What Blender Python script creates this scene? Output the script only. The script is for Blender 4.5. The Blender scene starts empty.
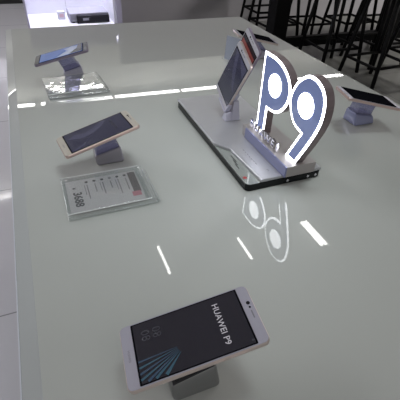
import bpy, bmesh, math, random
from mathutils import Vector, Matrix
random.seed(4)
scene = bpy.context.scene
COL = scene.collection
T = 0.80                                   # height of the glass table top above the floor

# ------------------------------------------------------------------ materials
def principled(name, col, rough=0.5, metal=0.0, coat=0.0, coat_rough=0.02, emit=None, estr=0.0, spec=0.5, alpha=1.0, trans=0.0, ior=1.45):
    m = bpy.data.materials.new(name); m.use_nodes = True
    b = m.node_tree.nodes['Principled BSDF']
    b.inputs['Base Color'].default_value = (*col, 1)
    b.inputs['Roughness'].default_value = rough
    b.inputs['Metallic'].default_value = metal
    b.inputs['Coat Weight'].default_value = coat
    b.inputs['Coat Roughness'].default_value = coat_rough
    b.inputs['Specular IOR Level'].default_value = spec
    b.inputs['IOR'].default_value = ior
    b.inputs['Alpha'].default_value = alpha
    b.inputs['Transmission Weight'].default_value = trans
    if emit:
        b.inputs['Emission Color'].default_value = (*emit, 1)
        b.inputs['Emission Strength'].default_value = estr
    return m

def vary(m, scale=6.0, amount=0.08, rough_amount=0.0, stretch=(1, 1, 1), detail=4.0):
    """multiply the base colour by soft procedural noise"""
    nt = m.node_tree; b = nt.nodes['Principled BSDF']
    tc = nt.nodes.new('ShaderNodeTexCoord'); mp = nt.nodes.new('ShaderNodeMapping')
    mp.inputs['Scale'].default_value = stretch
    n = nt.nodes.new('ShaderNodeTexNoise'); n.inputs['Scale'].default_value = scale; n.inputs['Detail'].default_value = detail
    nt.links.new(tc.outputs['Object'], mp.inputs['Vector']); nt.links.new(mp.outputs['Vector'], n.inputs['Vector'])
    r = nt.nodes.new('ShaderNodeMapRange'); r.inputs['To Min'].default_value = 1 - amount; r.inputs['To Max'].default_value = 1 + amount
    nt.links.new(n.outputs['Fac'], r.inputs['Value'])
    mx = nt.nodes.new('ShaderNodeMix'); mx.data_type = 'RGBA'; mx.blend_type = 'MULTIPLY'; mx.inputs['Factor'].default_value = 1
    mx.inputs['A'].default_value = b.inputs['Base Color'].default_value
    nt.links.new(r.outputs['Result'], mx.inputs['B']); nt.links.new(mx.outputs['Result'], b.inputs['Base Color'])
    if rough_amount:
        r2 = nt.nodes.new('ShaderNodeMapRange'); base = b.inputs['Roughness'].default_value
        r2.inputs['To Min'].default_value = max(0, base - rough_amount); r2.inputs['To Max'].default_value = base + rough_amount
        nt.links.new(n.outputs['Fac'], r2.inputs['Value']); nt.links.new(r2.outputs['Result'], b.inputs['Roughness'])
    return m

def wavy(m, strength, dist, stretch):
    nt = m.node_tree; b = nt.nodes['Principled BSDF']
    tc = nt.nodes.new('ShaderNodeTexCoord'); mp = nt.nodes.new('ShaderNodeMapping'); mp.inputs['Scale'].default_value = stretch
    n = nt.nodes.new('ShaderNodeTexNoise'); n.inputs['Scale'].default_value = 1.0; n.inputs['Detail'].default_value = 0
    bp = nt.nodes.new('ShaderNodeBump'); bp.inputs['Strength'].default_value = strength; bp.inputs['Distance'].default_value = dist
    nt.links.new(tc.outputs['Object'], mp.inputs[0]); nt.links.new(mp.outputs[0], n.inputs['Vector'])
    nt.links.new(n.outputs['Fac'], bp.inputs['Height']); nt.links.new(bp.outputs[0], b.inputs['Normal']); nt.links.new(bp.outputs[0], b.inputs['Coat Normal'])
    return m

def emission(name, col, strength):
    m = bpy.data.materials.new(name); m.use_nodes = True; nt = m.node_tree; nt.nodes.clear()
    o = nt.nodes.new('ShaderNodeOutputMaterial'); e = nt.nodes.new('ShaderNodeEmission')
    e.inputs['Color'].default_value = (*col, 1); e.inputs['Strength'].default_value = strength
    nt.links.new(e.outputs[0], o.inputs[0]); return m

def clear(name, tint=(0.9, 0.92, 0.92), gloss=0.04, haze=0.08, haze_col=(0.7, 0.72, 0.74), rough=0.03, bump=0.06):
    """thin clear acrylic: see-through with a fresnel gloss and a little haze"""
    m = bpy.data.materials.new(name); m.use_nodes = True; nt = m.node_tree; nt.nodes.clear()
    o = nt.nodes.new('ShaderNodeOutputMaterial')
    t = nt.nodes.new('ShaderNodeBsdfTransparent'); t.inputs[0].default_value = (*tint, 1)
    d = nt.nodes.new('ShaderNodeBsdfDiffuse'); d.inputs[0].default_value = (*haze_col, 1)
    g = nt.nodes.new('ShaderNodeBsdfGlossy'); g.inputs['Roughness'].default_value = rough
    tc = nt.nodes.new('ShaderNodeTexCoord'); n = nt.nodes.new('ShaderNodeTexNoise'); n.inputs['Scale'].default_value = 26
    nt.links.new(tc.outputs['Object'], n.inputs['Vector'])
    bmp = nt.nodes.new('ShaderNodeBump'); bmp.inputs['Strength'].default_value = bump; bmp.inputs['Distance'].default_value = 0.004
    nt.links.new(n.outputs['Fac'], bmp.inputs['Height']); nt.links.new(bmp.outputs[0], g.inputs['Normal'])
    m1 = nt.nodes.new('ShaderNodeMixShader'); m1.inputs[0].default_value = haze
    nt.links.new(t.outputs[0], m1.inputs[1]); nt.links.new(d.outputs[0], m1.inputs[2])
    f = nt.nodes.new('ShaderNodeLayerWeight'); f.inputs['Blend'].default_value = 0.5
    pw = nt.nodes.new('ShaderNodeMath'); pw.operation = 'POWER'; pw.inputs[1].default_value = 4.0; nt.links.new(f.outputs['Facing'], pw.inputs[0])
    ad = nt.nodes.new('ShaderNodeMath'); ad.operation = 'MULTIPLY_ADD'; ad.inputs[1].default_value = 0.7; ad.inputs[2].default_value = gloss; nt.links.new(pw.outputs[0], ad.inputs[0])
    m2 = nt.nodes.new('ShaderNodeMixShader'); nt.links.new(ad.outputs[0], m2.inputs[0])
    nt.links.new(m1.outputs[0], m2.inputs[1]); nt.links.new(g.outputs[0], m2.inputs[2])
    nt.links.new(m2.outputs[0], o.inputs[0]); return m

def floor_mat(name, col, grout, tile, rough):
    m = principled(name, col, rough, coat=0.0); nt = m.node_tree; b = nt.nodes['Principled BSDF']
    tc = nt.nodes.new('ShaderNodeTexCoord')
    br = nt.nodes.new('ShaderNodeTexBrick'); br.offset = 0
    br.inputs['Color1'].default_value = (*col, 1); br.inputs['Color2'].default_value = (*[c * 0.96 for c in col], 1)
    br.inputs['Mortar'].default_value = (*grout, 1); br.inputs['Scale'].default_value = 1
    br.inputs['Mortar Size'].default_value = 0.003; br.inputs['Brick Width'].default_value = tile; br.inputs['Row Height'].default_value = tile
    mp = nt.nodes.new('ShaderNodeMapping'); mp.inputs['Location'].default_value = (0.35, -0.23, 0)
    nt.links.new(tc.outputs['Object'], mp.inputs[0]); nt.links.new(mp.outputs[0], br.inputs['Vector'])
    v = nt.nodes.new('ShaderNodeTexVoronoi'); v.inputs['Scale'].default_value = 9
    nt.links.new(tc.outputs['Object'], v.inputs['Vector'])
    n = nt.nodes.new('ShaderNodeTexNoise'); n.inputs['Scale'].default_value = 3; nt.links.new(tc.outputs['Object'], n.inputs['Vector'])
    lt = nt.nodes.new('ShaderNodeMath'); lt.operation = 'LESS_THAN'; lt.inputs[1].default_value = 0.06
    nt.links.new(v.outputs['Distance'], lt.inputs[0])
    gt = nt.nodes.new('ShaderNodeMath'); gt.operation = 'GREATER_THAN'; gt.inputs[1].default_value = 0.6
    nt.links.new(n.outputs['Fac'], gt.inputs[0])
    mu = nt.nodes.new('ShaderNodeMath'); mu.operation = 'MULTIPLY'; nt.links.new(lt.outputs[0], mu.inputs[0]); nt.links.new(gt.outputs[0], mu.inputs[1])
    mx = nt.nodes.new('ShaderNodeMix'); mx.data_type = 'RGBA'
    nt.links.new(mu.outputs[0], mx.inputs['Factor']); nt.links.new(br.outputs['Color'], mx.inputs['A'])
    mx.inputs['B'].default_value = (0.06, 0.06, 0.07, 1)
    nt.links.new(mx.outputs['Result'], b.inputs['Base Color'])
    return m

M = dict(
    glass=vary(principled('white_back_painted_glass', (0.475, 0.487, 0.468), 0.5, coat=1.0, coat_rough=0.0, spec=0.0), 1.1, 0.05),
    glass_edge=wavy(principled('polished_glass_edge', (0.435, 0.45, 0.455), 0.3, coat=1.0, coat_rough=0.01), 1.0, 0.02, (9, 4, 1)),
    glass_rim=principled('bright_glass_rim', (0.62, 0.64, 0.70), 0.2, coat=1.0),
    white=vary(principled('white_laminate', (0.62, 0.62, 0.64), 0.45), 3, 0.03),
    cab_white=vary(principled('cabinet_white', (0.80, 0.80, 0.88), 0.45), 3, 0.03),
    cab_edge=principled('cabinet_edge', (0.42, 0.40, 0.50), 0.4),
    floor=floor_mat('grey_floor_tile', (0.52, 0.51, 0.545), (0.26, 0.255, 0.27), 0.8, 0.07),
    floor_dim=floor_mat('dimmed_floor_tile', (0.165, 0.165, 0.152), (0.08, 0.08, 0.08), 0.6, 0.3),  # tile darkened in colour to stand in for weaker light on the right
    ceiling=vary(principled('ceiling_paint', (0.55, 0.55, 0.54), 0.9), 2, 0.03),
    wall=vary(principled('grey_partition', (0.42, 0.405, 0.42), 0.7), 1.5, 0.12),
    wall_far=vary(principled('far_wall', (0.62, 0.62, 0.58), 0.7), 1.5, 0.08),
    kick=principled('dark_skirting', (0.02, 0.02, 0.02), 0.5),
    black=vary(principled('black_metal', (0.005, 0.005, 0.0055), 0.5, spec=0.15), 20, 0.2),
    black_seat=vary(principled('black_seat', (0.006, 0.006, 0.006), 0.6, spec=0.2), 20, 0.2),
    tube=emission('tube_light', (1.0, 0.98, 0.95), 16.0),
    led=emission('cabinet_led', (0.95, 0.95, 1.0), 100.0),
    lamp_body=principled('lamp_housing', (0.7, 0.7, 0.7), 0.5),
    # phones
    silver=principled('silver_lilac_front', (0.40, 0.385, 0.46), 0.35, coat=0.6),
    champagne=principled('champagne_front', (0.50, 0.455, 0.40), 0.35, coat=0.6),
    graphite=principled('graphite_front', (0.035, 0.035, 0.045), 0.25, coat=0.8),
    pale=principled('pale_front', (0.62, 0.61, 0.68), 0.35, coat=0.6),
    frame_silver=principled('frame_pinkish_silver', (0.66, 0.56, 0.53), 0.3, metal=0.75),
    frame_rose=principled('frame_rose_gold', (0.70, 0.535, 0.50), 0.3, metal=0.75),
    frame_violet=principled('frame_violet_grey', (0.34, 0.29, 0.38), 0.3, metal=0.8),
    bright=principled('polished_chamfer', (0.9, 0.88, 0.86), 0.12, metal=1.0),
    lens=principled('lens', (0.01, 0.01, 0.015), 0.1, coat=1),
    scr_dark=principled('screen_dark', (0.012, 0.011, 0.017), 0.25, coat=0.7, emit=(0.10, 0.085, 0.13), estr=0.05),
    scr_navy=principled('screen_navy', (0.02, 0.02, 0.04), 0.2, coat=0.8, emit=(0.07, 0.07, 0.15), estr=0.16),
    scr_blue=principled('screen_blue', (0.02, 0.03, 0.08), 0.2, coat=0.6, emit=(0.05, 0.12, 0.38), estr=0.75),
    scr_light=principled('screen_light', (0.2, 0.22, 0.3), 0.2, coat=0.5, emit=(0.34, 0.38, 0.52), estr=0.55),
    scr_grey=principled('screen_grey_blue', (0.05, 0.05, 0.09), 0.2, coat=0.7, emit=(0.16, 0.17, 0.28), estr=0.38),
    scr_faint=principled('screen_faint_blue', (0.03, 0.03, 0.05), 0.2, coat=0.7, emit=(0.12, 0.12, 0.22), estr=0.26),
    scr_off=principled('screen_off', (0.006, 0.006, 0.008), 0.4, spec=0.0),
    scr_red=principled('screen_red', (0.12, 0.02, 0.02), 0.3, coat=0.5, emit=(0.34, 0.10, 0.09), estr=0.30),
    teal=principled('ray_teal', (0.02, 0.03, 0.04), 0.3, coat=0.6, emit=(0.08, 0.24, 0.36), estr=0.20),
    teal2=principled('ray_blue', (0.02, 0.03, 0.04), 0.3, coat=0.6, emit=(0.09, 0.19, 0.36), estr=0.16),
    txt=principled('screen_text', (0.1, 0.1, 0.1), 0.4, emit=(0.75, 0.72, 0.80), estr=0.40),
    txt_dim=principled('screen_text_dim', (0.02, 0.02, 0.025), 0.35, emit=(0.25, 0.25, 0.32), estr=0.08),
    grey_ink=principled('grey_ink', (0.22, 0.21, 0.24), 0.5),
    # stands
    stand_grey=principled('stand_satin_grey', (0.20, 0.205, 0.205), 0.38, metal=0.25, coat=0.3),
    stand_violet=principled('stand_violet_grey', (0.31, 0.30, 0.34), 0.3, metal=0.2, coat=0.5),
    stand_pale=principled('stand_pale', (0.56, 0.55, 0.66), 0.3, metal=0.1, coat=0.6),
    stand_blue=principled('stand_blue', (0.30, 0.32, 0.52), 0.25, metal=0.2, coat=0.8),
    collar=clear('violet_clear_plastic', (0.72, 0.72, 0.90), 0.06, 0.35, (0.45, 0.45, 0.66)),
    collar_grey=clear('grey_clear_plastic', (0.5, 0.5, 0.5), 0.05, 0.3, (0.2, 0.2, 0.2)),
    rubber=principled('dark_rubber', (0.03, 0.03, 0.035), 0.6),
    seal=principled('violet_seal', (0.17, 0.17, 0.27), 0.4),
    # acrylic
    acrylic=clear('clear_acrylic', (0.96, 0.97, 0.97), 0.03, 0.05),
    acrylic_gloss=clear('glossy_acrylic', (0.95, 0.96, 0.97), 0.10, 0.10, bump=0.14),
    acrylic_edge=clear('acrylic_edge', (0.97, 0.98, 0.98), 0.10, 0.12, (0.92, 0.93, 0.92)),
    acrylic_glint=principled('painted_edge_highlight', (0.78, 0.80, 0.80), 0.25, coat=1.0),  # pale colour paints the bright highlight along the acrylic edges
    acrylic_blue=clear('bluish_acrylic', (0.80, 0.84, 0.92), 0.05, 0.35, (0.62, 0.66, 0.78)),
    paper=vary(principled('price_paper', (0.47, 0.45, 0.46), 0.7), 30, 0.03),
    ink=principled('black_ink', (0.05, 0.048, 0.055), 0.6),
    ink_soft=principled('soft_ink', (0.22, 0.205, 0.22), 0.7),
    pink=principled('pink_print', (0.42, 0.16, 0.20), 0.6),
    dark_print=principled('dark_print', (0.085, 0.075, 0.08), 0.6),
    # sign
    slab_top=vary(principled('clear_slab_over_table', (0.27, 0.29, 0.275), 0.25, coat=1.0, coat_rough=0.02), 20, 0.10),
    slab_edge=principled('dark_slab_edge', (0.008, 0.010, 0.012), 0.2, spec=0.25),
    plate=vary(principled('brushed_silver_plate', (0.50, 0.50, 0.53), 0.36, metal=0.55), 12, 0.05, 0.05, (1, 14, 1)),
    plinth=principled('lilac_plinth_face', (0.22, 0.235, 0.42), 0.3, metal=0.2, coat=0.4),
    plinth_top=vary(principled('champagne_plinth', (0.42, 0.39, 0.39), 0.4, metal=0.5), 30, 0.06),
    brushed=vary(principled('brushed_bronze_silver', (0.27, 0.215, 0.225), 0.36, metal=0.8), 9, 0.22, 0.08, (1, 1, 18)),
    sign_blue=principled('sign_blue_face', (0.145, 0.19, 0.40), 0.35, coat=0.5, emit=(0.20, 0.26, 0.52), estr=0.30),
    glow=emission('sign_glow', (0.94, 0.96, 1.0), 7.5),
    chrome=principled('chrome', (0.72, 0.71, 0.76), 0.10, metal=1.0),
    red=principled('red_dot', (0.35, 0.05, 0.05), 0.4, emit=(0.8, 0.05, 0.05), estr=0.03),
    device_top=principled('device_grey_top', (0.30, 0.30, 0.36), 0.5),
    device_front=principled('device_black_front', (0.012, 0.012, 0.02), 0.3),
    pinkish=principled('pink_box_print', (0.80, 0.55, 0.62), 0.6),
)

# ------------------------------------------------------------------ mesh helpers
class MB:
    def __init__(s): s.bm = bmesh.new(); s.mats = []
    def mi(s, m):
        if m not in s.mats: s.mats.append(m)
        return s.mats.index(m)
    def faces(s, vs, fs, m):
        V = [s.bm.verts.new(v) for v in vs]; out = []
        for f in fs:
            try:
                q = s.bm.faces.new([V[i] for i in f]); q.material_index = s.mi(m); out.append(q)
            except ValueError: pass
        return V, out
    def poly(s, pts, m): return s.faces(pts, [list(range(len(pts)))], m)
    def hexa(s, b, t, m, bevel=0.0, seg=2):
        """b, t: four bottom / four top points, counter-clockwise seen from above"""
        V, F = s.faces(list(b) + list(t), [[3, 2, 1, 0], [4, 5, 6, 7], [0, 1, 5, 4], [1, 2, 6, 5], [2, 3, 7, 6], [3, 0, 4, 7]], m)
        if bevel:
            ed = list({e for f in F for e in f.edges})
            r = bmesh.ops.bevel(s.bm, geom=ed, offset=bevel, segments=seg, profile=0.5, affect='EDGES', clamp_overlap=True)
            for f in r['faces']: f.material_index = s.mi(m)
        return F
    def box(s, x0, x1, y0, y1, z0, z1, m, bevel=0.0, seg=2):
        return s.hexa([(x0, y0, z0), (x1, y0, z0), (x1, y1, z0), (x0, y1, z0)], [(x0, y0, z1), (x1, y0, z1), (x1, y1, z1), (x0, y1, z1)], m, bevel, seg)
    def prism(s, pts, z0, z1, m, side=None, cap0=None, ch=0.0, map_=None):
        """extrude a 2D outline from z0 to z1; ch = chamfer at both ends; map_ turns (a,b,c) into 3D"""
        mp = map_ or (lambda a, b, c: (a, b, c)); n = len(pts)
        rings = [(0, z0, ch), (1, z0 + ch, 0), (2, z1 - ch, 0), (3, z1, ch)] if ch else [(0, z0, 0), (1, z1, 0)]
        R = []
        for _, z, c in rings:
            P = inset(pts, c) if c else pts
            R.append([s.bm.verts.new(mp(a, b, z)) for a, b in P])
        def F(vs, mm):
            try: f = s.bm.faces.new(vs); f.material_index = s.mi(mm)
            except ValueError: pass
        F(R[0][::-1], cap0 or m); F(R[-1], m)
        for k in range(len(R) - 1):
            for i in range(n): F([R[k][i], R[k][(i + 1) % n], R[k + 1][(i + 1) % n], R[k + 1][i]], side or m)
    def tube(s, p0, p1, r0, m, r1=None, n=10, cap=True):
        p0, p1 = Vector(p0), Vector(p1); d = (p1 - p0).normalized(); r1 = r0 if r1 is None else r1
        a = d.orthogonal().normalized(); b = d.cross(a)
        A = [s.bm.verts.new(p0 + (a * math.cos(t) + b * math.sin(t)) * r0) for t in [2 * math.pi * i / n for i in range(n)]]
        B = [s.bm.verts.new(p1 + (a * math.cos(t) + b * math.sin(t)) * r1) for t in [2 * math.pi * i / n for i in range(n)]]
        fs = [[A[i], A[(i + 1) % n], B[(i + 1) % n], B[i]] for i in range(n)]
        if cap: fs += [A[::-1], B]
        for f in fs:
            q = s.bm.faces.new(f); q.material_index = s.mi(m); q.smooth = len(f) == 4
    def mesh(s, me, mat4, m):
        off = len(s.bm.verts); s.bm.verts.ensure_lookup_table()
        V = [s.bm.verts.new(mat4 @ v.co) for v in me.vertices]
        for p in me.polygons:
            try: f = s.bm.faces.new([V[i] for i in p.vertices]); f.material_index = s.mi(m)
            except ValueError: pass
    def build(s, name, parent=None, smooth=False, recalc=True, loc=None):
        if recalc: bmesh.ops.recalc_face_normals(s.bm, faces=s.bm.faces)
        me = bpy.data.meshes.new(name); s.bm.to_mesh(me); s.bm.free()
        for m in s.mats: me.materials.append(m)
        if smooth:
            for p in me.polygons: p.use_smooth = True
            me.set_sharp_from_angle(angle=math.radians(35))
        o = bpy.data.objects.new(name, me); COL.objects.link(o)
        if parent: o.parent = parent
        if loc: o.location = loc
        return o

def inset(pts, d):
    """offset a counter-clockwise outline inwards by d"""
    n = len(pts); out = []
    for i in range(n):
        p0, p1, p2 = Vector(pts[i - 1]).to_2d(), Vector(pts[i]).to_2d(), Vector(pts[(i + 1) % n]).to_2d()
        a, b = (p1 - p0).normalized(), (p2 - p1).normalized()
        na, nb = Vector((-a.y, a.x)), Vector((-b.y, b.x))
        k = 1 + na.dot(nb); v = (na + nb) / max(k, 0.35)
        out.append((p1.x + v.x * d, p1.y + v.y * d))
    return out
def rrect(x0, x1, y0, y1, r, n=6):
    P = []
    for cx, cy, a in ((x1 - r, y0 + r, -90), (x1 - r, y1 - r, 0), (x0 + r, y1 - r, 90), (x0 + r, y0 + r, 180)):
        for i in range(n + 1):
            t = math.radians(a + 90 * i / n); P.append((cx + r * math.cos(t), cy + r * math.sin(t)))
    return P
def circle(cx, cy, r, n=32, ry=None): return [(cx + r * math.cos(2 * math.pi * i / n), cy + (ry or r) * math.sin(2 * math.pi * i / n)) for i in range(n)]

_tm = {}
def text_mesh(s, size=1.0, extrude=0.0, bold=0.0, align='CENTER', spacing=1.0):
    k = (s, size, extrude, bold, align, spacing)
    if k not in _tm:
        c = bpy.data.curves.new('txt', 'FONT'); c.body = s; c.size = size; c.extrude = extrude; c.offset = bold
        c.align_x = align; c.align_y = 'CENTER'; c.space_character = spacing; c.resolution_u = 3
        o = bpy.data.objects.new('txt', c); COL.objects.link(o)
        bpy.context.view_layer.update()
        _tm[k] = bpy.data.meshes.new_from_object(o.evaluated_get(bpy.context.evaluated_depsgraph_get()))
        bpy.data.objects.remove(o)
    return _tm[k]

def tag(o, label, cat, group=None):
    o['label'] = label; o['category'] = cat
    if group: o['group'] = group
    return o
def empty(name, label=None, cat=None, loc=(0, 0, 0), group=None, mat=None):
    o = bpy.data.objects.new(name, None); COL.objects.link(o); o.empty_display_size = 0.05
    if mat: o.matrix_world = mat
    else: o.location = loc
    if label: tag(o, label, cat, group)
    return o
def struct(o): o['kind'] = 'structure'; return o
def copy_tree(o, parent=None):
    c = o.copy(); COL.objects.link(c)
    if parent: c.parent = parent
    for ch in list(o.children): copy_tree(ch, c)
    return c

# ------------------------------------------------------------------ camera
cam_h, f_px = 0.436, 385.466
pitch, roll, yaw = 0.669, 0.056, 0.419
F = Vector((math.sin(yaw) * math.cos(pitch), math.cos(yaw) * math.cos(pitch), -math.sin(pitch)))
X = Vector((math.cos(yaw), -math.sin(yaw), 0)); U = X.cross(F)
X2 = X * math.cos(roll) + U * math.sin(roll); U2 = -X * math.sin(roll) + U * math.cos(roll)
cd = bpy.data.cameras.new('camera'); cam = bpy.data.objects.new('camera', cd); COL.objects.link(cam)
R = Matrix((X2, U2, -F)).transposed().to_4x4()
cam.matrix_world = Matrix.Translation((0, 0, T + cam_h)) @ R
cd.sensor_width = 36; cd.lens = f_px * 36 / 400; cd.clip_start = 0.02
scene.camera = cam

# ------------------------------------------------------------------ room
b = MB(); b.box(-4, 1.75, -2.6, 6.2, -0.05, 0, M['floor']); struct(b.build('floor'))
b = MB(); b.box(1.75, 8, -2.6, 6.2, -0.05, 0, M['floor_dim']); struct(b.build('floor_right'))
b = MB(); b.box(-4, 8, -2.6, 6.2, 3.02, 3.07, M['ceiling']); struct(b.build('ceiling'))
b = MB(); b.box(-4, 8, 6.2, 6.3, 0, 3.02, M['wall_far']); struct(b.build('wall_far'))
b = MB(); b.box(-4, 0.9, 6.10, 6.2, 0, 0.45, M['kick']); struct(b.build('baseboard_far'))
b = MB(); b.box(0.93, 8, 4.62, 4.72, 0, 2.0, M['wall']); struct(b.build('wall_partition'))
b = MB(); b.box(8, 8.1, -2.6, 6.2, 0, 3.02, M['wall_far']); struct(b.build('wall_right'))

# ------------------------------------------------------------------ ceiling lights
def fixture(cx, cy, L, W, label, rot, group, double=False):
    t = empty('ceiling_light', label, 'ceiling light', group=group)
    t.location = (cx, cy, 3.02); t.rotation_euler = (0, 0, rot)
    b = MB(); b.box(-L / 2, L / 2, -W * .8, W * .8, -0.022, 0, M['lamp_body'], 0.004); b.build('housing', t)
    for s in ((-1, 1) if double else (0,)):
        b = MB(); w = W * .34 if double else W / 2
        b.box(-L / 2 + .012, L / 2 - .012, s * W * .45 - w, s * W * .45 + w, -0.036, -0.022, M['tube'], 0.004); b.build('tube', t)
    return t
rowx = [(-1.75, -0.155), (-0.085, 1.02), (1.05, 2.15), (2.18, 3.30), (3.33, 4.40), (4.43, 5.46)]
names = ['leftmost ceiling tube light of the far row', 'second ceiling tube light from the left in the far row', 'third ceiling tube light from the left in the far row',
         'fourth ceiling tube light from the left in the far row', 'fifth ceiling tube light from the left in the far row', 'rightmost ceiling tube light of the far row']
for (a, c_), n in zip(rowx, names):
    mx = (a + c_) / 2; fixture(mx, 6.05 - 0.045 * (mx + .4), c_ - a, 0.085, 'white ' + n, -0.045, 'ceiling tubes in the far row')
fixture(0.71, 2.33, 0.38, 0.022, 'short thin ceiling tube light nearest the left edge of the table', math.pi / 2, 'short ceiling tubes')
fixture(1.48, 2.21, 0.32, 0.022, 'short thin ceiling tube light in the middle of the three short ones', math.pi / 2, 'short ceiling tubes')
fixture(2.24, 2.17, 0.38, 0.05, 'short twin tube ceiling light nearest the right edge of the table', math.pi / 2, 'short ceiling tubes', True)

# ------------------------------------------------------------------ display table
xl, xr, y0, y1 = -0.089, 0.916, -0.28, 1.718
tab = empty('display_table', 'long white glossy glass-topped display table carrying the phones and the sign', 'table', (0.41, 0.7, 0))
o_ = tab.location
def L(*p): return tuple(Vector(p) - o_)
def tbox(b, x0, x1, ya, yb, z0, z1, m, bev=0): b.box(x0 - o_.x, x1 - o_.x, ya - o_.y, yb - o_.y, z0, z1, m, bev)
b = MB()
pts = [(x - o_.x, y - o_.y) for x, y in rrect(xl + .021, xr, y0, y1, .012)]
b.prism(pts, T - 0.012, T, M['glass'], side=M['glass_rim'], ch=0.0003); b.build('glass_top', tab)
b = MB()                                      # narrow polished strip down the left side, sloping very slightly outwards
q = [(xl + .0008, y0), (xl + .0210, y0), (xl + .0210, y1), (xl + .012, y1), (xl + .0008, y1 - .012)]
n = len(q)
def sz(x): return T - 0.0001 - (xl + .0205 - x) * 0.02
V = [(x - o_.x, y - o_.y, sz(x)) for x, y in q] + [(x - o_.x, y - o_.y, T - .012) for x, y in q]
b.faces(V, [list(range(n)), list(range(2 * n - 1, n - 1, -1))] + [[i, i + n, (i + 1) % n + n, (i + 1) % n] for i in range(n)], M['glass_edge'])
b.build('edge_strip', tab)
b = MB(); tbox(b, xl - .0012, xl + .0006, y0, y1 - .012, T - .012, T - .0002, M['glass_rim']); b.build('edge_trim', tab)
b = MB(); tbox(b, xl + .004, xr - .004, y0 + .004, y1 - .004, T - 0.075, T - 0.0122, M['white'], .003); b.build('apron', tab)
b = MB(); tbox(b, 0.10, 0.74, 0.10, 1.38, 0.08, T - 0.075, M['white'], .004); b.build('cabinet_base', tab)
b = MB(); tbox(b, 0.13, 0.71, 0.13, 1.35, 0.0, 0.08, M['kick']); b.build('plinth', tab)

# ------------------------------------------------------------------ phones
LX, LY, TH = 0.1465, 0.0722, 0.007
def phone_matrix(x, y, z, yw, tilt, rl=0.0):
    u = Vector((math.cos(yw) * math.cos(tilt), math.sin(yw) * math.cos(tilt), math.sin(tilt)))
    v0 = Vector((-math.sin(yw), math.cos(yw), 0)); n = u.cross(v0)
    u2 = u * math.cos(rl) + v0 * math.sin(rl); v2 = -u * math.sin(rl) + v0 * math.cos(rl)
    return Matrix.Translation((x, y, T + z)) @ Matrix((u2, v2, n)).transposed().to_4x4()
RT = Matrix.Rotation(-math.pi / 2, 4, 'Z')     # text runs across the phone, its top towards the earpiece

def make_phone(mat, label, front, frame, screen, art, bezel_gap=0.0045, writing=True):
    root = empty('smartphone', label, 'phone', mat=mat, group='demo phones on the table')
    hx, hy = LX / 2, LY / 2
    b = MB(); b.prism(rrect(-hx, hx, -hy, hy, .0065, 8), -TH, -.0004, frame, ch=.0011); b.build('body', root, True)
    b = MB(); b.prism(rrect(-hx + .0008, hx - .0008, -hy + .0008, hy - .0008, .0058, 8), -.0004, 0.0, front, ch=.0002); fr = b.build('front_glass', root)
    b = MB(); b.prism(rrect(-.0605, .0605, -hy + .0022, hy - .0022, .0006, 1), 0.0, .00025, M['scr_off'])   # black border round the picture
    b.prism(rrect(-.0585, .0585, -hy + .0035, hy - .0035, .0004, 1), .00025, .00035, screen)
    art(b); b.build('screen', root, recalc=True)
    b = MB(); b.prism(circle(.0675, .0125, .0021), 0.0, .0002, M['lens']); b.build('camera_lens', root)
    b = MB(); b.prism(circle(.0675, .0070, .0012, 16), 0.0, .0002, M['lens']); b.build('sensor', root)
    b = MB(); b.prism(rrect(.0668, .0682, -.0065, .0030, .0006, 3), 0.0, .0002, M['grey_ink']); b.build('earpiece', root)
    if writing:
        b = MB(); b.mesh(text_mesh('HUAWEI', .0034, bold=.00004), Matrix.Translation((-.0665, 0, .0001)) @ RT, M['grey_ink']); b.build('logo', root)
    b = MB(); b.box(.012, .024, -hy - .0005, -hy + .0006, -.0048, -.0026, frame, .0002); b.build('power_button', root)
    b = MB(); b.box(.029, .049, -hy - .0005, -hy + .0006, -.0048, -.0026, frame, .0002); b.build('volume_button', root)
    return root

Zs = .0006
def flat(b, pts, m, z=Zs): b.poly([(x, y, z) for x, y in pts], m)
def art_rays(b):
    ap = Vector((-.0075, -.0075))
    ends = [((-.0584, -.0100), .0010, 'teal2'), ((-.0584, -.0165), .0011, 'teal'), ((-.0584, -.0228), .0012, 'teal2'), ((-.0584, -.0288), .0012, 'teal'),
            ((-.0520, -.0318), .0014, 'teal2'), ((-.0440, -.0318), .0015, 'teal'), ((-.0335, -.0318), .0019, 'teal')]
    for k, (e, w, m) in enumerate(ends):
        e = Vector(e); d = (e - ap).normalized(); p = Vector((-d.y, d.x)); s0 = ap + d * .010
        flat(b, [s0 + p * .0002, e + p * w, e - p * w, s0 - p * .0002], M[m], Zs + k * .00002)
    b.mesh(text_mesh('HUAWEI P9', .0092, bold=.0001, spacing=1.05), Matrix.Translation((.0325, 0.0, Zs)) @ RT, M['txt'])
    b.mesh(text_mesh('08', .013), Matrix.Translation((-.0345, .0165, Zs)) @ RT, M['txt_dim'])
    b.mesh(text_mesh('08', .013), Matrix.Translation((-.0465, .0165, Zs)) @ RT, M['txt_dim'])
    flat(b, [(.0555, -.0300), (.0585, -.0300), (.0585, -.0280), (.0555, -.0280)], M['txt_dim'])
def art_swoosh(b):
    P = [(-.056, .012), (-.03, -.002), (-.006, .0015), (.012, .012), (.026, .028), (.016, .030), (-.004, .018), (-.022, .012), (-.04, .020)]
    flat(b, P, M['scr_faint'])
    flat(b, [(-.058, -.030), (-.028, -.018), (-.010, -.0005), (-.012, -.004), (-.034, -.026), (-.05, -.0315)], M['scr_faint'])
    b.mesh(text_mesh('HUAWEI P9', .0072, bold=.0001), Matrix.Translation((.033, 0.002, Zs)) @ RT, M['txt_dim'])
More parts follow.
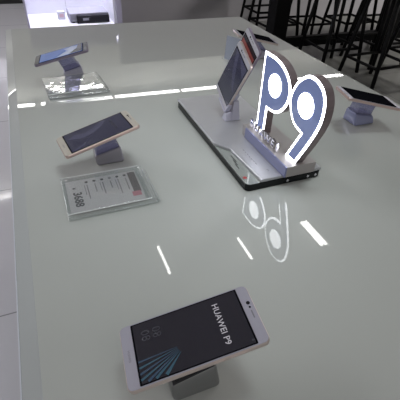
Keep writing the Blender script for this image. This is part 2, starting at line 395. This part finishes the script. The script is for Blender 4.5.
def art_blue(b):
    flat(b, [(-.055, -.031), (-.02, -.031), (.012, .006), (.002, .031), (-.026, .031), (-.045, .004)], M['scr_blue'])
    flat(b, [(-.015, -.030), (.052, -.031), (.052, .014), (.030, .030), (.006, .020), (.018, .004)], M['scr_light'], Zs + .0001)
    flat(b, [(.020, -.0305), (.0575, -.0305), (.0575, .030), (.046, .030), (.044, .004)], M['scr_dark'], Zs + .0002)
def art_lean(b):
    flat(b, [(-.02, -.030), (.016, -.006), (.057, .014), (.057, .028), (.010, .006), (-.012, -.012)], M['scr_faint'])
    flat(b, [(.030, -.031), (.057, -.031), (.057, .004), (.047, -.006)], M['scr_faint'], Zs + .0001)
def art_red(b): flat(b, [(-.058, -.0315), (.0495, -.0315), (.0495, .0315), (-.058, .0315)], M['scr_red'])
def art_none(b): pass

TI = 0.216
phA = make_phone(phone_matrix(.091, .207, .080, -.101, TI), 'pale silver smartphone tilted on its stand at the front edge, nearest the viewer', M['silver'], M['frame_silver'], M['scr_dark'], art_rays)
phB = make_phone(phone_matrix(.078, .664, .080, .136, TI), 'champagne smartphone with rose edge on its stand behind the printed price holder', M['champagne'], M['frame_rose'], M['scr_navy'], art_swoosh)
phC = make_phone(phone_matrix(.065, 1.122, .0845, -.138, TI + .03), 'dark smartphone with blue screen on its stand at the far left corner', M['graphite'], M['frame_violet'], M['scr_blue'], art_blue, writing=False)
phD = make_phone(phone_matrix(.708, .645, .080, math.pi - .23, TI), 'rose edged smartphone seen edge-on, right of the illuminated sign', M['silver'], M['frame_rose'], M['scr_off'], art_none)
phE = make_phone(phone_matrix(.682, 1.155, .080, math.pi - .16, TI), 'smartphone seen edge-on at the far right edge, behind the leaning phones', M['silver'], M['frame_silver'], M['scr_off'], art_none)
phF = make_phone(phone_matrix(.392, .745, .122, .037, 1.497, -.519), 'pale topped smartphone propped upright on the silver sign base, in front of its twin', M['pale'], M['frame_silver'], M['scr_navy'], art_lean)
phG = make_phone(phone_matrix(.408, .744, .148, .037, 1.497, -.519), 'second upright smartphone with red screen, propped close behind the pale topped one', M['pale'], M['frame_violet'], M['scr_dark'], art_red)

# ------------------------------------------------------------------ stands for the tilted phones
def stand(ph, x0, x1, ya, yb, label, body, col, h0=.020, h1=.033, flip=False, seal=None):
    seal = seal or M['seal']
    cx, cy = (x0 + x1) / 2, (ya + yb) / 2
    root = empty('phone_stand', label, 'stand', (cx, cy, T), 'angled stands under the phones')
    W = lambda x, y, z: (x - cx, y - cy, z)
    ha, hb = (h1, h0) if flip else (h0, h1)
    i = .004
    b = MB()
    b.hexa([W(x0, ya, 0), W(x1, ya, 0), W(x1, yb, 0), W(x0, yb, 0)],
           [W(x0 - .003, ya + .007, ha), W(x1 - .004, ya + .007, hb), W(x1 - .006, yb - i, hb), W(x0 + .001, yb - i, ha)], body, .0055, 4)
    b.build('foot_block', root, True)
    inv = Matrix.Translation((-cx, -cy, -T)) @ ph.matrix_world
    def pl(u, v, n): return inv @ Vector((u, v, n))
    sx = 1 if not flip else -1
    ua, ub, va, vb = (-.014, .022, -.020, .022)
    t0 = [W(x0 + .003, ya + .011, ha - .001), W(x1 - .009, ya + .011, hb - .001), W(x1 - .010, yb - .008, hb - .001), W(x0 + .005, yb - .008, ha - .001)]
    q = [pl(ua, va, -TH - .004), pl(ub, va, -TH - .004), pl(ub, vb, -TH - .004), pl(ua, vb, -TH - .004)]
    if flip: q = [q[2], q[3], q[0], q[1]]
    b = MB(); b.hexa(t0, q, col, .002); b.build('collar', root, True)
    b = MB(); b.hexa([pl(ua - .002, va - .002, -TH - .004), pl(ub + .002, va - .002, -TH - .004), pl(ub + .002, vb + .002, -TH - .004), pl(ua - .002, vb + .002, -TH - .004)],
                     [pl(ua - .002, va - .002, -TH), pl(ub + .002, va - .002, -TH), pl(ub + .002, vb + .002, -TH), pl(ua - .002, vb + .002, -TH)], seal, .001)
    b.build('pad', root)
    b = MB()                                    # dark security cable seam round the top of the foot
    b.hexa([W(x0 + .001, ya + .009, ha - .0012), W(x1 - .007, ya + .009, hb - .0012), W(x1 - .008, yb - .006, hb - .0012), W(x0 + .003, yb - .006, ha - .0012)],
           [W(x0 + .001, ya + .009, ha + .0012), W(x1 - .007, ya + .009, hb + .0012), W(x1 - .008, yb - .006, hb + .0012), W(x0 + .003, yb - .006, ha + .0012)], seal, .0008)
    b.build('seal', root)
    return root
stand(phA, .064, .120, .180, .232, 'satin grey stand under the front silver phone', M['stand_grey'], M['collar_grey'], .024, .034, seal=M['rubber'])
stand(phB, .070, .126, .670, .722, 'violet grey stand under the champagne phone behind the printed price holder', M['stand_violet'], M['collar'])
stand(phC, .066, .121, 1.148, 1.205, 'pale lilac stand under the blue screened phone at the far left', M['stand_pale'], M['collar'])
stand(phD, .700, .762, .650, .702, 'blue clear stand under the edge-on phone right of the sign', M['stand_blue'], M['collar'], flip=True)
stand(phE, .700, .758, 1.165, 1.22, 'lilac stand under the edge-on phone at the far right', M['stand_pale'], M['collar'], flip=True)

# ------------------------------------------------------------------ acrylic price holders
def holder(x0, x1, ya, yb, label, printed, rot=0.0, zf=.0105, zb=.0150, A=None):
    cx, cy = (x0 + x1) / 2, (ya + yb) / 2
    root = empty('price_holder', label, 'price holder', (cx, cy, T), 'clear acrylic price holders')
    root.rotation_euler = (0, 0, rot)
    hx, hy = (x1 - x0) / 2, (yb - ya) / 2
    A, E = A or M['acrylic'], M['acrylic_edge']
    b = MB(); b.box(-hx, hx, -hy, hy, 0.0, .003, A, .0008); b.build('bottom_plate', root)
    b = MB(); b.hexa([(-hx, -hy + .004, zf), (hx - .012, -hy + .004, zf), (hx - .012, hy, zb), (-hx, hy, zb)],
                     [(-hx, -hy + .004, zf + .0025), (hx - .012, -hy + .004, zf + .0025), (hx - .012, hy, zb + .0025), (-hx, hy, zb + .0025)], A, .0006)
    b.build('cover_plate', root)
    b = MB(); b.hexa([(-hx, -hy, .003), (hx, -hy, .003), (hx, -hy + .003, .003), (-hx, -hy + .003, .003)],
                     [(-hx, -hy + .002, zf + .002), (hx - .012, -hy + .002, zf + .002), (hx - .012, -hy + .005, zf + .002), (-hx, -hy + .005, zf + .002)], E, .001)
    b.box(-hx, hx - .012, -hy + .0022, -hy + .0034, zf + .0018, zf + .0030, M['acrylic_glint'])  # second piece is a thin bar painted as the front edge highlight
    b.build('front_lip', root)
    b = MB(); b.box(-hx, hx - .012, hy - .003, hy, .003, zb, E, .001); b.box(-hx, hx - .012, hy - .0012, hy, zb + .0020, zb + .0030, M['acrylic_glint']); b.build('back_lip', root)  # second box paints the highlight on the back edge
    b = MB()                                   # curled end
    prof = [(hx - .013, zb + .0026), (hx - .006, zb + .0010), (hx - .001, zb - .005), (hx + .001, .006), (hx + .004, .003)]
    pr2 = [(x - .0022, z - .0022) for x, z in prof]
    for (a, c), (d, e), (p, q), (r, s) in zip(prof, prof[1:], pr2, pr2[1:]):
        dz = lambda z: z * .72
        b.hexa([(p, -hy + .004, dz(q)), (r, -hy + .004, dz(s)), (r, hy, s), (p, hy, q)], [(a, -hy + .004, dz(c)), (d, -hy + .004, dz(e)), (d, hy, e), (a, hy, c)], E)
    b.build('curled_end', root, True)
    if printed:
        px0, px1, py0, py1 = -hx + .006, hx - .020, -hy + .012, hy - .006
        def pz(y): return .0055 + (y + hy) / (2 * hy) * .006
        b = MB(); b.hexa([(px0, py0, pz(py0)), (px1, py0, pz(py0)), (px1, py1, pz(py1)), (px0, py1, pz(py1))],
                         [(px0, py0, pz(py0) + .0004), (px1, py0, pz(py0) + .0004), (px1, py1, pz(py1) + .0004), (px0, py1, pz(py1) + .0004)], M['paper'])
        sl = math.atan2(.006, 2 * hy)
        TR = lambda x, y: Matrix.Translation((x, y, pz(y) + .0007)) @ Matrix.Rotation(sl, 4, 'X') @ RT
        b.mesh(text_mesh('3688', .0200, bold=.0006), TR(px0 + .0165, -.0075), M['ink'])
        b.mesh(text_mesh('\u00a5', .009, bold=.0002), TR(px0 + .013, .024), M['ink'])
        def rect(xa, xb, yc, yd, m, dz=.0006): b.faces([(xa, yc, pz(yc) + dz), (xb, yc, pz(yc) + dz), (xb, yd, pz(yd) + dz), (xa, yd, pz(yd) + dz)], [[0, 1, 2, 3]], m)
        for k, ln in enumerate((.040, .024, .034, .022, .042, .036)):    # rows of fine print, each headed by a round mark
            x = px0 + .037 + k * .0142
            c = circle(x, py1 - .010, .0030, 14)
            b.faces([(a, d, pz(d) + .0006) for a, d in c], [list(range(14))], M['ink'] if k != 3 else M['ink_soft'])
            rect(x - .0010, x + .0010, py1 - .018 - ln, py1 - .018, M['ink_soft'])
            if k % 2 == 0: rect(x - .0052, x - .0040, py1 - .018 - ln * .7, py1 - .018, M['ink_soft'])
        rect(px1 - .016, px1 - .002, py0 + .024, py1 - .004, M['dark_print'])
        rect(px1 - .020, px1 - .004, py0 + .013, py0 + .026, M['pink'], .0007)
        b.build('price_card', root, recalc=True)
    return root
holder(-.004, .152, .519, .624, 'clear price holder with a printed card reading 3688, in front of the champagne phone', True)
holder(.006, .164, 1.020, 1.140, 'clear empty-looking price holder in front of the blue screened phone at the far left', False, 0.06, .0125, .0140, M['acrylic_gloss'])
# small upright clear card at the far side
t = empty('acrylic_card', 'small pale clear card standing behind the upright phones on the sign base', 'card', (.612, 1.145, T))
b = MB(); b.hexa([(-.022, .045, .004), (.022, -.040, .004), (.024, -.038, .004), (-.020, .047, .004)], [(-.012, .058, .075), (.032, -.027, .075), (.034, -.025, .075), (-.010, .060, .075)], M['acrylic_blue'], .0006)
b.build('panel', t)
b = MB(); b.box(-.026, .030, -.045, .055, 0, .004, M['acrylic'], .001); b.build('foot', t)

# ------------------------------------------------------------------ sign base and illuminated sign
sb = empty('sign_base', 'dark edged display slab with a notched silver plate, under the illuminated sign', 'base', (.40, .69, T))
c0 = Vector((.40, .69))
def S(pts): return [(x - c0.x, y - c0.y) for x, y in pts]
b = MB(); b.prism(S(rrect(.315, .484, .497, .888, .010)), 0, .0155, M['slab_top'], side=M['slab_edge'], ch=.0012); b.build('slab', sb)
b = MB(); b.prism(S([(.346, .498), (.482, .498), (.483, .887), (.316, .887), (.3155, .652), (.339, .617)]), .0155, .0215, M['plate'], ch=.0008); b.build('silver_plate', sb)
b = MB(); b.prism(S(circle(.3235, .5215, .0040, 18)), .0155, .0160, M['red']); b.build('red_dot', sb)
b = MB()
for k in range(3): b.prism(S(rrect(.326 + .003 * k, .3275 + .003 * k, .553 + .012 * k, .571 + .016 * k, .0005, 2)), .0155, .0159, M['kick'])
b.build('slab_marks', sb)
b = MB(); b.mesh(text_mesh('P9', .007), Matrix.Translation((.373 - c0.x, .523 - c0.y, .0217)) @ RT, M['grey_ink']); b.build('plate_mark', sb)
b = MB()
for k in range(7): b.prism(S(rrect(.362, .3635, .548 + .009 * k, .554 + .009 * k, .0004, 2)), .0215, .0217, M['grey_ink'])
b.build('plate_print', sb)
for x in (.405, .452, .470):
    b = MB(); b.tube((x - c0.x, 0.4975 - c0.y, .0080), (x - c0.x, .4955 - c0.y, .0080), .0026, M['chrome'], n=14); b.build('edge_screw', sb)
# phone brackets on the plate
for (ph, nm, la) in ((phF, 'phone_bracket', 'lilac bracket holding up the front propped phone on the sign base'), (phG, 'phone_bracket', 'bracket holding up the rear propped phone on the sign base')):
    P = ph.matrix_world
    lo = P @ Vector((-LX / 2, -LY / 2, -TH / 2)); lo2 = P @ Vector((-LX / 2 + .024, -LY / 2, -TH / 2))
    base = Vector((lo.x, lo.y, T + .0215)); r = empty(nm, la, 'bracket', base, 'phone brackets on the sign base')
    q = lambda u, v, n: P @ Vector((u, v, n)) - base
    hx, hy = LX / 2, LY / 2
    b = MB()                                   # clear tray along the phone's low edges
    b.hexa([q(-hx - .003, -hy - .001, -TH - .002), q(-hx - .0002, -hy - .001, -TH - .002), q(-hx - .0002, hy * .1, -TH - .002), q(-hx - .003, hy * .1, -TH - .002)],
           [q(-hx - .003, -hy - .001, .003), q(-hx - .0002, -hy - .001, .003), q(-hx - .0002, hy * .1, .003), q(-hx - .003, hy * .1, .003)], M['stand_pale'])
    b.hexa([q(-hx - .003, -hy - .003, -TH - .002), q(-hx + .022, -hy - .003, -TH - .002), q(-hx + .022, -hy - .0002, -TH - .002), q(-hx - .003, -hy - .0002, -TH - .002)],
           [q(-hx - .003, -hy - .003, .003), q(-hx + .022, -hy - .003, .003), q(-hx + .022, -hy - .0002, .003), q(-hx - .003, -hy - .0002, .003)], M['stand_pale'])
    b.build('tray', r)
    b = MB(); top = (lo + lo2) / 2 - base
    b.hexa([(top.x - .010, top.y - .010, 0), (top.x + .012, top.y - .010, 0), (top.x + .012, top.y + .012, 0), (top.x - .010, top.y + .012, 0)],
           [(top.x - .006, top.y - .005, lo.z - base.z - .001), (top.x + .007, top.y - .005, lo.z - base.z + .002), (top.x + .007, top.y + .008, lo.z - base.z + .000), (top.x - .006, top.y + .008, lo.z - base.z - .002)], M['stand_pale'], .0012)
    b.build('post', r)
    b = MB()                                   # back rest
    b.hexa([q(-.030, -.016, -TH - .004), q(.030, -.016, -TH - .004), q(.030, .016, -TH - .004), q(-.030, .016, -TH - .004)],
           [q(-.030, -.016, -TH - .0002), q(.030, -.016, -TH - .0002), q(.030, .016, -TH - .0002), q(-.030, .016, -TH - .0002)], M['stand_pale'])
    b.build('back_rest', r)

sg = empty('illuminated_sign', 'blue illuminated P9 sign with glowing white outlines and brushed metal sides', 'sign', (.43, .58, T + .0215))
s0 = Vector((.43, .58, T + .0215))
b = MB(); b.box(.390 - s0.x, .3935 - s0.x, .490 - s0.y, .655 - s0.y, 0, .0225, M['plinth'], .0006); b.build('plinth_face', sg)
b = MB(); b.box(.3935 - s0.x, .458 - s0.x, .490 - s0.y, .672 - s0.y, 0, .0225, M['plinth_top'], .0006); b.build('sign_plinth', sg)

def spline(pts, corners, sub=7):
    """closed Catmull-Rom through pts; the listed indices stay sharp"""
    n = len(pts); out = []
    for i in range(n):
        p1, p2 = Vector(pts[i]), Vector(pts[(i + 1) % n])
        p0 = p1 + (p1 - p2) * .0 if i in corners else Vector(pts[i - 1])
        p3 = p2 if (i + 1) % n in corners else Vector(pts[(i + 2) % n])
        if i in corners and (i + 1) % n in corners:
            out.append(tuple(p1)); continue
        for k in range(sub):
            t = k / sub; t2, t3 = t * t, t * t * t
            v = 0.5 * ((2 * p1) + (-p0 + p2) * t + (2 * p0 - 5 * p1 + 4 * p2 - p3) * t2 + (-p0 + 3 * p1 - 3 * p2 + p3) * t3)
            out.append(tuple(v))
    return out
# outlines given as (Y, Z) on the sign's front plane
P_ = [(.657, .205), (.612, .2045), (.578, .193), (.557, .172), (.554, .145), (.567, .121), (.589, .105), (.621, .101), (.620, .044), (.651, .044)]
N_ = [(.516, .208), (.540, .187), (.551, .159), (.545, .134), (.527, .114), (.501, .107), (.531, .0445), (.498, .0445), (.471, .102), (.456, .144), (.456, .178), (.468, .200), (.491, .2105)]
P_o, N_o = spline(P_, {0, 7, 8, 9}), spline(N_, {5, 6, 7})
XF, XB = .414, .432
def letter(name, outline, hole, r, xb):
    out = [(-(y - s0.y), z - .0215) for y, z in outline]         # a runs to the reader's right
    area = sum(out[i - 1][0] * out[i][1] - out[i][0] * out[i - 1][1] for i in range(len(out)))
    if area < 0: out = out[::-1]
    hc = (-(hole[0] - s0.y), hole[1] - .0215)
    mp = lambda dx: (lambda a, b, c: (dx + c, -a, b))
    root_b = MB(); root_b.prism(out[::-1], XF - s0.x + .0012, xb - s0.x, M['brushed'], map_=mp(0)); root = root_b.build(name, sg, True)
    b = MB(); b.prism(out[::-1], XF - s0.x, XF - s0.x + .0011, M['glow'], map_=mp(0)); g = b.build('glowing_outline', root)
    b = MB(); b.prism(inset(out, .0050)[::-1], XF - s0.x - .0008, XF - s0.x - .0001, M['sign_blue'], map_=mp(0)); b.build('blue_face', root)
    b = MB(); b.prism(circle(hc[0], hc[1], r, 36)[::-1], XF - s0.x - .0016, XF - s0.x - .0009, M['glow'], map_=mp(0)); b.build('glowing_disc', root)
letter('letter_p', P_o, (.605, .155), .0225, XB)
letter('number_nine', N_o, (.503, .159), .0225, XB)
# six little chrome letters standing along the plinth
for ch, y in zip('HUAWEI', (.648, .628, .606, .584, .562, .546)):
    me = text_mesh(ch, .025, extrude=.0022, bold=.0006)
    R3 = Matrix(((0, 0, -1), (-1, 0, 0), (0, 1, 0))).to_4x4()
    b = MB(); b.mesh(me, Matrix.Translation((.4025 - s0.x, y - s0.y, .0225 + .0093)) @ R3, M['chrome']); b.build('chrome_letter', sg)

# ------------------------------------------------------------------ lit display cabinet beyond the table
cb = empty('display_cabinet', 'white lit display cabinet standing beyond the far left corner of the table', 'cabinet', (.40, 4.0, 0))
def cbx(name, x0, x1, ya, yb, z0, z1, m, bev=.003):
    b = MB(); b.box(x0 - .40, x1 - .40, ya - 4.0, yb - 4.0, z0, z1, m, bev); return b.build(name, cb)
cbx('side_panel', -.012, .004, 4.0, 4.55, 0, 1.55, M['cab_edge'])
cbx('side_panel', .800, .850, 4.0, 4.55, 0, 1.55, M['cab_edge'])
cbx('side_lining', .774, .800, 4.02, 4.55, .22, 1.50, M['cab_white'])
cbx('back_panel', .004, .774, 4.52, 4.55, 0, 1.55, M['cab_white'])
cbx('shelf', .004, .774, 4.0, 4.52, .195, .22, M['cab_white'])
cbx('front_panel', .004, .774, 4.01, 4.03, 0, .195, M['cab_white'])
cbx('top_panel', -.012, .850, 4.0, 4.55, 1.55, 1.58, M['cab_white'])
cbx('light_strip', .05, .73, 4.10, 4.20, 1.535, 1.549, M['led'])
cbx('added_led_shield', .004, .774, 4.0, 4.02, 1.30, 1.55, M['cab_edge'])  # unseen panel added to keep the strip out of the table reflection
cbx('back_seam', .386, .389, 4.518, 4.52, .22, 1.5, M['cab_edge'], 0)
dv = empty('boxy_device', 'flat grey topped device with black front on the cabinet shelf', 'device', (.57, 4.2, .22))
b = MB(); b.box(-.20, .165, -.12, .16, .010, .088, M['device_top'], .006); b.build('housing', dv)
b = MB(); b.box(-.14, .165, -.150, -.118, .004, .072, M['device_front'], .006); b.build('front_panel', dv)
b = MB(); b.box(-.085, -.03, -.152, -.1495, .03, .05, M['device_top']); b.build('indicator_window', dv)
for x in (-.17, .14):
    b = MB(); b.box(x - .012, x + .012, -.10, .13, 0, .012, M['rubber']); b.build('foot', dv)
t = empty('small_box', 'small white box with pink print left of the device in the cabinet', 'box', (.31, 4.28, .22))
b = MB(); b.box(-.035, .035, -.03, .03, 0, .07, M['cab_white'], .003); b.build('carton', t)
b = MB(); b.box(-.02, .02, -.0312, -.0302, .02, .05, M['pinkish']); b.build('print', t)

# ------------------------------------------------------------------ black bar table and stools
bt = empty('bar_table', 'long black bar table with a thick low foot rail, among the stools', 'table', (3.2, 3.25, 0))
def bbx(name, x0, x1, ya, yb, z0, z1, bev=.004):
    b = MB(); b.box(x0 - 3.2, x1 - 3.2, ya - 3.25, yb - 3.25, z0, z1, M['black'], bev); return b.build(name, bt)
bbx('table_top', 1.95, 4.6, 3.05, 3.45, 1.02, 1.06)
bbx('foot_rail', 2.20, 4.3, 3.22, 3.28, .115, .205)
for xa, wd in ((2.06, .15), (3.40, .17), (4.3, .15)): bbx('leg', xa, xa + wd, 3.19, 3.31, 0, 1.02)

def make_stool():
    r = empty('bar_stool', 'black metal bar stool', 'stool', group='black bar stools')
    b = MB(); b.prism(rrect(-.17, .17, -.17, .17, .03), .71, .745, M['black_seat'], ch=.006); b.build('seat', r)
    ft, tp = .205, .135
    for sx in (-1, 1):
        for sy in (-1, 1):
            b = MB(); b.tube((sx * ft, sy * ft, 0), (sx * tp, sy * tp, .712), .0165, M['black'], .0165, 8); b.build('leg', r)
    def at(z): return ft + (tp - ft) * z / .712
    for z, al in ((.21, 1), (.34, 0)):
        k = at(z)
        for s in (-1, 1):
            b = MB()
            if al: b.tube((s * k, -k, z), (s * k, k, z), .0125, M['black'], n=8)
            else: b.tube((-k, s * k, z - .13), (k, s * k, z - .13), .0125, M['black'], n=8)
            b.build('foot_rest', r)
    return r
spots = [((2.66, 2.46), .05, 'black bar stool closest beside the right edge of the white table'),
         ((2.55, 2.95), -.04, 'black bar stool at the left end of the foot rail, in front of it'),
         ((3.22, 2.55), .10, 'second black bar stool from the left in the front row'),
         ((3.12, 2.98), .02, 'black bar stool tucked against the middle of the foot rail'),
         ((3.78, 3.62), .0, 'black bar stool beyond the bar table, behind its right half'),
         ((3.36, 3.70), .04, 'middle black bar stool beyond the bar table'),
         ((2.86, 3.74), -.03, 'left black bar stool beyond the bar table'),
         ((2.42, 3.78), .04, 'leftmost black bar stool beyond the bar table, beside its left leg'),
         ((4.22, 3.66), .03, 'black bar stool beyond the right end of the bar table'),
         ((2.62, 4.32), .0, 'black bar stool standing close to the grey partition')]
proto = make_stool()
for k, ((x, y), rz, la) in enumerate(spots):
    o = proto if k == 0 else copy_tree(proto)
    o.location = (x, y, 0); o.rotation_euler = (0, 0, rz); o['label'] = la

# ------------------------------------------------------------------ light
w = bpy.data.worlds.new('world'); scene.world = w; w.use_nodes = True
bg = w.node_tree.nodes['Background']; bg.inputs[0].default_value = (1.0, 0.99, 0.98, 1); bg.inputs[1].default_value = 0.245
def area(name, loc, rot, sx, sy, power, col=(1, 1, 1)):
    l = bpy.data.lights.new(name, 'AREA'); l.shape = 'RECTANGLE'; l.size = sx; l.size_y = sy; l.energy = power; l.color = col
    o = bpy.data.objects.new(name, l); COL.objects.link(o); o.location = loc; o.rotation_euler = rot; return o
area('aisle_fill_light', (-2.4, 3.3, 2.98), (0, 0, 0), 1.0, 3.2, 85, (.97, .97, 1))  # unseen fill lamp added to brighten the left floor
area('rear_fill_light', (0.3, -1.2, 2.95), (0, 0, 0), 2.4, 1.2, 12, (1, .98, .96))  # unseen soft fill added overhead behind the camera
area('bar_fill_light', (5.4, 2.7, 2.98), (0, 0, 0), 1.0, 1.0, 125, (1, .97, .95))  # unseen fill lamp added to lift the partition and stool area
sp = bpy.data.lights.new('table_fill_spot', 'SPOT'); sp.energy = 66; sp.spot_size = math.radians(37); sp.spot_blend = 1.0; sp.shadow_soft_size = 0.32; sp.color = (.91, 1.0, 1.0)  # unseen spot added so the table brightens towards its centre
so = bpy.data.objects.new('table_fill_spot', sp); COL.objects.link(so); so.location = (.42, .45, 2.9)
so.rotation_euler = (Vector((.30, .66, T)) - so.location).to_track_quat('-Z', 'Y').to_euler()
scene.cycles.transparent_max_bounces = 24
scene.view_settings.view_transform = 'Standard'
scene.view_settings.look = 'None'
scene.view_settings.exposure = 0.0
